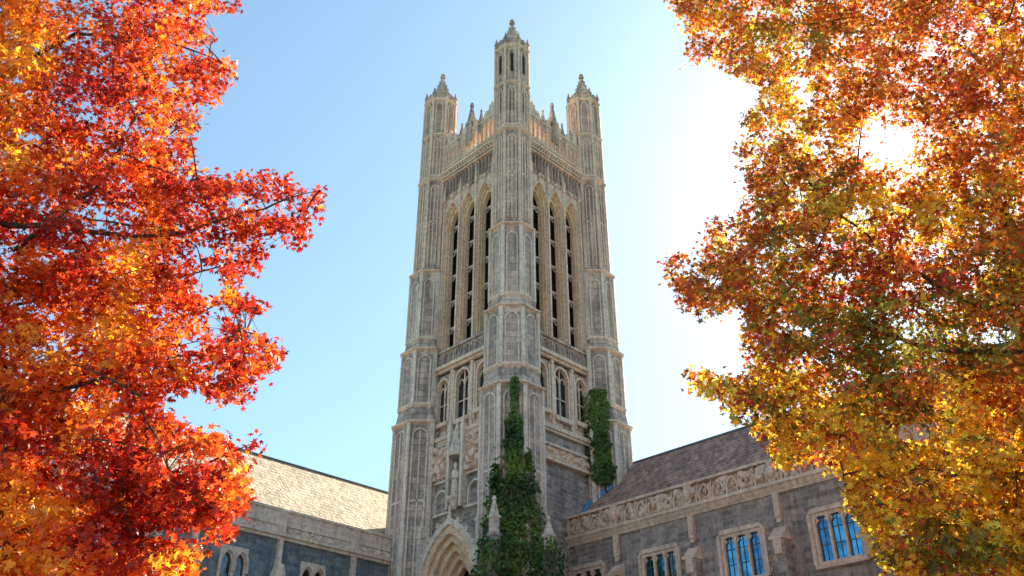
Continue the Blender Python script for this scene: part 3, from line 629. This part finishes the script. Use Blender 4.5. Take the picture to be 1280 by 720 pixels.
def maple(label, base, poly, gaps, Yc, Ys, nspray, nleaf, size, limbs, colfn, spray_r, thr=-.12, twigcol='bark'):
    root = tag(empty('maple_tree', (base[0], base[1], 0)), label, 'tree', 'maple trees framing the tower')
    b3 = np.array([base[0], base[1], 0])
    xs = [p[0] for p in poly]; ys = [p[1] for p in poly]
    n0 = nspray*6
    x = rng.uniform(min(xs), max(xs), n0); y = rng.uniform(min(ys), max(ys), n0); k = inpoly(x, y, poly)
    keep = rng.uniform(0, 1, n0)
    for gx, gy, rx, ry, pr in gaps:
        g = ((x-gx)/rx)**2+((y-gy)/ry)**2 < 1; k &= ~(g & (keep > pr))
    x, y = x[k], y[k]
    Y = Yc+rng.normal(0, Ys, len(x)).clip(-2.1*Ys, 2.1*Ys)
    P = at_arr(x, y, Y); nzv = nz3(P, .9, 3.)
    k = nzv > thr; P, x, y = P[k][:nspray], x[k][:nspray], y[k][:nspray]
    # skeleton
    tb = MB(); skel = []
    hub = None
    for li, (pts, r0, r1) in enumerate(limbs):
        if li == 0: wp = [Vector(p) for p in pts]
        else: wp = [Vector(skel_hub if isinstance(p, str) else at(*p)) for p in pts]
        dense = []
        for A, B in zip(wp, wp[1:]):
            m_ = max(2, int((B-A).length/.35))
            for i in range(m_): dense.append(A.lerp(B, i/m_))
        dense.append(wp[-1])
        dense = [p+Vector((noise.noise(p*1.1), noise.noise(p*1.1+Vector((9, 0, 0))), noise.noise(p*1.1+Vector((0, 9, 0)))))*.10*(0 if i == 0 else 1) for i, p in enumerate(dense)]
        if li == 0: skel_hub = dense[-1]
        part = MB(); part.tube([tuple(p-Vector(b3)) for p in dense], r0, 8 if li else 14, r1)
        part.build('trunk' if li == 0 else 'limb', M[twigcol], root, scale=1, smooth=True)
        if li: skel += [np.array(p) for p in dense]
        else: skel += [np.array(p) for p in dense[len(dense)//2:]]
    SK = np.array(skel)
    # secondary boughs reaching towards spray centres
    br = MB(); order = rng.permutation(len(P))[:320]; order = sorted(order, key=lambda i: np.min(np.linalg.norm(SK-P[i], axis=1)))
    for i in order:
        d = np.linalg.norm(SK-P[i], axis=1); j = int(np.argmin(d+rng.uniform(0, .5, len(d)))); A = Vector(SK[j]); B = Vector(P[i]); L = (B-A).length
        if L < .4 or L > 1.5: continue
        mid = A.lerp(B, .5)+Vector((rng.normal(0, .08), rng.normal(0, .08), .10))*L
        pts = [A*(1-t)**2+mid*2*t*(1-t)+B*t*t for t in np.linspace(0, 1, 7)]
        br.tube([tuple(p-Vector(b3)) for p in pts], .012+.009*L, 5, .005); SK = np.vstack([SK, [np.array(p) for p in pts[2:]]])
    for i in range(len(P)):
        d = np.linalg.norm(SK-P[i], axis=1); j = int(np.argmin(d))
        if d[j] > .8: continue
        A = Vector(SK[j]); B = Vector(P[i]); mid = A.lerp(B, .5)+Vector((0, 0, .08*d[j]))
        br.tube([tuple(p-Vector(b3)) for p in (A, mid, B)], .008, 3, .003)
    br.build('bough', M[twigcol], root, scale=1)
    # leaves
    n = len(P); idx = np.repeat(np.arange(n), nleaf); m_ = len(idx)
    rr = spray_r*np.sqrt(rng.uniform(0, 1, m_))*rng.uniform(.6, 1.25, n)[idx]; th = rng.uniform(0, 2*np.pi, m_)
    off = np.stack([rr*np.cos(th), rr*np.sin(th), rng.normal(0, spray_r*.34, m_)-rr*.25], 1)
    LP = P[idx]+off
    N = rng.normal(0, 1, (m_, 3))*.62+np.array([0, -.25, .55]); N /= np.linalg.norm(N, axis=1)[:, None]
    sz = size*rng.uniform(.65, 1.2, m_)
    # photo coordinates of each leaf choose the colour zone of the crown
    rel = LP-np.array([0, 0, EYE]); dep = rel[:, 1]*cp+rel[:, 2]*sp_; X = 640+FOC*rel[:, 0]/dep; Yp = 360-FOC*(-rel[:, 1]*sp_+rel[:, 2]*cp)/dep
    k = inpoly(X+rng.normal(0, 7, m_), Yp+rng.normal(0, 7, m_), poly); u = rng.uniform(0, 1, m_)
    for gx, gy, rx, ry, pr in gaps: k &= ~((((X-gx)/(rx*.8))**2+((Yp-gy)/(ry*.8))**2 < 1) & (u > pr+.15))
    LP, N, sz, X, Yp, idx = LP[k], N[k], sz[k], X[k], Yp[k], idx[k]; m_ = len(LP)
    C = colfn(X, Yp, LP, idx)
    V, F, Cc = leaf_arrays(LP-b3, N, sz, C, MAPLE)
    leafmesh('crown', V, F, Cc, M['leaf'], root)
    print(label, 'sprays', n, 'leaves', m_)
    return root
def palette(pal, t):
    t = np.clip(t, 0, 1)*(len(pal)-1); i = np.clip(t.astype(int), 0, len(pal)-2); f = (t-i)[:, None]; pal = np.array(pal)
    return pal[i]*(1-f)+pal[i+1]*f
def blob(X, Y, cx, cy, rx, ry): return np.exp(-(((X-cx)/rx)**2+((Y-cy)/ry)**2))
def jitter(C, a=.27): return np.clip(C*(1+rng.normal(0, a, (len(C), 1)))*(1+rng.normal(0, .07, C.shape)), .004, .95)
def col_left(X, Y, P, idx):
    n_ = nz3(P[::10], 1.3, 11.); n_ = np.repeat(n_, 10)[:len(P)]
    pal = [(.24, .012, .008), (.46, .030, .012), (.66, .10, .014), (.80, .23, .02), (.84, .38, .03)]
    t = .37+.72*n_+rng.normal(0, .10, len(P))
    t -= .18*np.clip((X-210)/120, 0, 1); t += rng.normal(0, .14, int(idx.max())+1)[idx]
    for b in ((25, 55, 45, 65, .7), (40, 200, 40, 30, .3), (165, 330, 35, 45, .55), (50, 330, 30, 20, .4), (10, 150, 20, 60, .4), (150, 420, 60, 40, .25), (60, 450, 70, 50, .35), (75, 640, 30, 20, .6),
              (20, 640, 50, 60, .7), (40, 705, 40, 30, .6), (90, 520, 40, 60, .3), (230, 700, 60, 40, .12), (190, 130, 50, 60, .15),
              (100, 110, 70, 20, -.4), (60, 290, 90, 25, -.35), (120, 590, 90, 35, -.4), (150, 660, 60, 20, -.3)):
        t += b[4]*blob(X, Y, *b[:4])
    return jitter(palette(pal, t))
def col_right(X, Y, P, idx):
    n_ = nz3(P[::12], 1.1, 31.); n_ = np.repeat(n_, 12)[:len(P)]
    rust = palette([(.42, .060, .016), (.58, .15, .020), (.70, .27, .03)], .45+.6*n_+rng.normal(0, .18, len(P)))
    gold = palette([(.80, .26, .02), (.94, .50, .03), (.94, .66, .07)], .55+.8*n_+rng.normal(0, .2, len(P)))
    olive = palette([(.15, .12, .02), (.24, .22, .03), (.42, .36, .045)], .45+.6*n_+rng.normal(0, .2, len(P)))
    red = np.tile([[.46, .055, .03]], (len(P), 1))
    g = .14+np.clip((Y-445)/100, 0, 1)*.8; o = np.zeros(len(P)); r_ = np.zeros(len(P))
    for b in ((1100, 420, 110, 60, .9), (1000, 40, 60, 50, .4), (950, 330, 50, 60, .35), (1250, 330, 60, 80, .45), (1180, 690, 120, 35, .9), (1000, 230, 70, 60, .3), (940, 500, 60, 30, .4), (1240, 440, 60, 30, .6), (1110, 520, 60, 25, .4)):
        o += b[4]*blob(X, Y, *b[:4])
    for b in ((1080, 330, 60, 50, .5), (1200, 40, 60, 50, .35), (1200, 350, 50, 30, .45), (1200, 90, 40, 40, .3), (1030, 480, 30, 20, .3)):
        r_ += b[4]*blob(X, Y, *b[:4])
    for b in ((1000, 150, 60, 60, .5), (950, 90, 50, 60, .35), (1160, 260, 90, 60, .55), (1040, 270, 80, 40, .55), (1010, 510, 50, 30, .5), (1270, 60, 25, 30, .6)):
        g += b[4]*blob(X, Y, *b[:4])
    ns = int(idx.max())+1
    def per_spray(): return np.clip(rng.uniform(0, 1, ns)[idx]+rng.normal(0, .16, len(P)), 0, 1)
    C = rust.copy(); kg = per_spray() < g; C[kg] = gold[kg]; ko = per_spray() < o*1.15; C[ko] = olive[ko]; kr = per_spray() < r_; C[kr] = red[kr]
    C = C*np.clip(1+rng.normal(0, .2, ns), .5, 1.4)[idx][:, None]
    return jitter(C)
PL = [(-220,-120),(300,-110),(305,-10),(292,20),(272,14),(258,20),(255,36),(272,46),(262,54),(246,58),(250,66),(285,72),(312,62),(316,72),(300,82),(282,84),(298,98),(282,110),(276,130),(256,136),(258,160),(232,168),(246,184),(228,190),(250,204),(276,222),(300,212),(350,212),(378,232),(408,238),(404,262),(388,276),(382,310),(362,306),(348,290),(334,292),(328,340),(298,350),(300,362),(332,384),(330,392),(302,388),(296,408),(340,422),(356,444),(338,470),(312,478),(316,506),(296,500),(268,498),(238,484),(230,512),(208,514),(260,542),(300,546),(322,540),(328,554),(322,572),(304,582),(312,628),(292,648),(290,676),(262,682),(246,690),(250,730),(240,860),(-220,860)]
GL = [(262,352,22,26,.04),(255,315,14,10,.15),(272,392,22,12,.1),(230,435,22,18,.35),(40,172,14,8,.2),(8,322,14,20,.25),(215,502,16,14,.2),(222,575,30,12,.12),(262,575,28,10,.2),(218,668,45,10,.15),(290,250,10,14,.3),(248,262,14,12,.3),(170,385,12,8,.3),(100,575,8,8,.2),(28,378,16,8,.3),(235,22,20,12,.4),(225,40,12,8,.3),(290,310,26,12,.35),(345,260,40,14,.55)]
tl = (-11.2, 13.0)
maple('maple tree with dense red and orange leaves filling the left side', tl, PL, GL, 13.2, 1.15, 5600, 25, .086,
      [([(tl[0], tl[1], -.1), (tl[0]+.1, tl[1], 2.2), (tl[0]+.35, tl[1]+.1, 4.2), (tl[0]+.9, tl[1]+.1, 6.4), (tl[0]+1.0, tl[1]+.1, 9.5), (tl[0]+1.3, tl[1]+.1, 12.5)], .26, .09),
       ([(-160, 400, 13.0), (-60, 300, 13.0), (0, 281, 12.6), (100, 288, 12.4), (165, 295, 12.3), (225, 293, 12.2), (262, 280, 12.1), (330, 262, 12.1)], .085, .015),
       ([(20, 312, 12.7), (80, 272, 12.3), (105, 250, 12.2), (128, 228, 12.1), (150, 192, 12.1), (180, 130, 12.3)], .045, .012),
       ([(-170, 560, 13.0), (-40, 505, 12.8), (60, 490, 12.4), (140, 470, 12.3), (195, 442, 12.1), (300, 450, 12.4)], .065, .012),
       ([(-150, 250, 13.1), (-40, 120, 13.1), (90, 40, 13.2), (200, 50, 13.0), (280, 80, 13.0)], .07, .012),
       ([(-180, 760, 13.0), (-20, 690, 13.0), (120, 620, 12.8), (240, 590, 12.7), (300, 600, 12.7)], .06, .012),
       ([(-150, 150, 13.1), (0, -40, 13.2), (160, -60, 13.4), (260, -20, 13.4)], .06, .012),
       ([(-190, 640, 13.1), (-120, 420, 14.2), (20, 380, 14.6), (160, 360, 14.4), (300, 330, 14.0)], .06, .012)], col_left, .25)
PR = [(835,-110),(832,0),(846,18),(856,26),(860,56),(857,82),(882,72),(903,86),(922,96),(946,106),(952,122),(950,136),(928,140),(925,160),(922,184),(928,210),(936,235),(922,250),(934,266),(905,272),(878,278),(872,302),(824,328),(842,358),(852,380),(872,398),(900,392),(928,386),(934,400),(930,416),(918,432),(940,450),(930,464),(905,468),(854,457),(860,478),(886,496),(905,504),(902,528),(945,536),(950,560),(975,584),(1010,580),(1036,590),(1056,604),(1050,618),(1068,640),(1084,662),(1084,686),(1100,706),(1120,730),(1120,860),(1520,860),(1520,-110)]
GR = [(1115,180,32,26,.12),(1115,180,60,48,.5),(952,60,10,8,.3),(1006,62,10,7,.2),(1005,125,12,14,.2),(1235,22,8,12,.3),(985,310,14,10,.35),(1075,265,22,14,.35),(892,352,14,10,.3),(980,410,16,8,.3),(1015,412,10,10,.3),(1250,420,26,10,.3),(1185,420,14,10,.5),(1140,540,32,14,.05),(1105,512,10,12,.2),(925,545,14,8,.3),(1045,440,10,8,.4)]
trr = (10.9, 15.0)
maple('maple tree with rust, olive and gold leaves in front of the sun', trr, PR, GR, 15.2, 1.5, 7800, 27, .086,
      [([(trr[0], trr[1], -.1), (trr[0]-.05, trr[1], 2.5), (trr[0]-.2, trr[1]+.1, 5.5), (trr[0]-.5, trr[1]+.1, 9), (trr[0]-.8, trr[1]+.1, 14)], .30, .09),
       ([(1420, 470, 15), (1330, 430, 14.6), (1280, 437, 14), (1210, 440, 13.9), (1150, 432, 13.9), (1040, 400, 14.2), (930, 360, 14.5)], .085, .014),
       ([(1400, 420, 15), (1300, 380, 14.2), (1225, 384, 13.9), (1120, 330, 14.2), (1020, 240, 14.8)], .075, .014),
       ([(1420, 640, 15), (1300, 600, 14.8), (1160, 560, 14.6), (1040, 540, 14.6), (930, 490, 14.8)], .075, .014),
       ([(1400, 760, 15), (1300, 700, 15), (1200, 660, 15), (1120, 650, 15)], .06, .014),
       ([(1380, 250, 15), (1290, 150, 15), (1210, 60, 15), (1080, 20, 15.2), (930, 40, 15.2)], .075, .014),
       ([(1370, 120, 15), (1300, -20, 15.2), (1150, -60, 15.4), (900, -50, 15.4)], .07, .014),
       ([(1400, 400, 15.1), (1330, 300, 16.4), (1180, 260, 16.6), (1060, 280, 16.4), (960, 300, 16)], .06, .012)], col_right, .27, -.34)

# ------------------------------------------------------------------ ivy
def ivy(label, facets, n, size, stems):
    """facets: list of (frame, a0,a1,z0,z1, width profile fn, count) in design units"""
    root = tag(empty('climbing_ivy', T0, R(45)), label, 'plant', 'ivy climbing the tower')
    Ps = []; Ns = []
    for fr, fn_, z0, z1, cnt, dep in facets:
        z = rng.uniform(z0, z1, cnt)+rng.exponential(.25, cnt)*(rng.uniform(0, 1, cnt) < .08); u_ = rng.uniform(-1, 1, cnt)*np.where(rng.uniform(0, 1, cnt) < .06, rng.uniform(1, 1.5, cnt), 1)
        for i in range(cnt):
            lo, hi = fn_(z[i]); wob = .38*noise.noise(Vector((z[i]*1.3, lo, 7)))+.15*noise.noise(Vector((z[i]*4., hi, 2)))
            a = (lo+hi)/2+u_[i]*((hi-lo)/2+wob)
            if noise.noise(Vector((a*1.7+3, z[i]*.9, 9)))+.5*noise.noise(Vector((a*5, z[i]*3.5, 1))) > (.62 if abs(u_[i]) < .5 else .34): continue
            cl = .5+.5*noise.noise(Vector((a*1.5, z[i]*1.5, 5)))
            b = .05+rng.uniform(0, 1)*dep*(.4+cl)
            p0 = fr(a, b, z[i]); p1 = fr(a, b+1, z[i]); Ps.append(p0); Ns.append([p1[k]-p0[k] for k in range(3)])
    P = np.array(Ps)*U; N = np.array(Ns)+rng.normal(0, .45, (len(Ps), 3))+np.array([0, 0, .35]); N /= np.linalg.norm(N, axis=1)[:, None]
    nn = nz3(P, .8, 2.)
    C = palette([(.028, .065, .010), (.058, .13, .018), (.12, .22, .03), (.21, .30, .04)], .42+.75*nn+rng.normal(0, .16, len(P)))
    V, F, Cc = leaf_arrays(P, N, size*rng.uniform(.6, 1.25, len(P)), C, IVY, rng.normal(0, .6, len(P)))
    leafmesh('foliage', V, F, Cc, M['ivyleaf'], root)
    st = MB()
    for pts in stems:
        pts = [Vector(p) for p in pts]; d = []
        for A, B in zip(pts, pts[1:]):
            for k in range(8): q = A.lerp(B, k/8); d.append(tuple(q+Vector((noise.noise(q*2), noise.noise(q*2+Vector((3, 3, 3))), 0))*.08))
        st.tube(d, .07, 6, .025)
    st.build('stem', M['ivystem'], root)
def facet(cx, cy, am, r):
    return lambda a, b, z: (cx+math.cos(am)*(max(rad(z), r)+.05+b)-math.sin(am)*a, cy+math.sin(am)*(max(rad(z), r)+.05+b)+math.cos(am)*a, z)
A225 = math.pi*1.25
def lin(z, pts):
    for (z0, v0), (z1, v1) in zip(pts, pts[1:]):
        if z0 <= z <= z1: return v0+(v1-v0)*(z-z0)/(z1-z0)
    return pts[-1][1] if z > pts[-1][0] else pts[0][1]
near = facet(0, 0, A225, 0); nl = facet(0, 0, math.pi, 0); nr = facet(0, 0, 1.5*math.pi, 0)
# near facet: +a points to image right?  a axis = (-sin, cos) of 225deg = (.7,-.7) -> local x-right
ivy('broad tapering green ivy climbing the near corner of the tower beside the portal',
    [(near, lambda z: (lin(z, [(0, -.9), (Z(17), -.85), (Z(19), -.42), (Z(21), -.15), (Z(23.6), .05)]), lin(z, [(0, .9), (Z(17.5), .85), (Z(19.5), .55), (Z(23.6), .3)])), 0, Z(23.2), 11000, .45),
     (nl, lambda z: (lin(z, [(0, -.9), (Z(12.5), -.6), (Z(15), .2), (Z(16.5), .7), (Z(17.8), .9)]), .95), 0, Z(17.8), 3800, .6),
     (nr, lambda z: (-.95, lin(z, [(0, .95), (Z(13.5), .8), (Z(15), .3), (Z(17), -.3), (Z(18.6), -.8)])), 0, Z(18.5), 3800, .5),
     *[((lambda a, b, z, q=q, g=g: (q[0]+math.cos(g)*(.33+b)-math.sin(g)*a, q[1]+math.sin(g)*(.33+b)+math.cos(g)*a, z)), lambda z: (-.4, .4), 0, Z(13.4), 1300, .4) for q in PIERS for g in (math.pi, 1.5*math.pi)],
     (FR, lambda z: (1.8, lin(z, [(0, 3.6), (Z(13), 3.2), (Z(15), 2.4), (Z(16.5), 1.9)])), 0, Z(16.4), 1700, .35)],
    0, .085, [[near(.3, .02, 0), near(.1, .02, Z(10)), near(.3, .02, Z(23))], [near(-.5, .02, 0), near(-.3, .02, Z(9)), nl(.6, .02, Z(15))]])
fr_l = facet(S, 0, 1.25*math.pi, 0); fr_m = facet(S, 0, math.pi, 0); fr_n = facet(S, 0, 1.5*math.pi, 0)
ivy('narrow bright green ivy column on the right corner turret above the slate roof',
    [(fr_l, lambda z: (-.75, .35), Z(18.8), Z(25.3), 3600, .22), (fr_m, lambda z: (-.8, .8), Z(19.4), Z(25.0), 800, .2)],
    0, .085, [[fr_l(0, .02, Z(18)), fr_l(-.1, .02, Z(20)), fr_l(-.2, .02, Z(25))]])
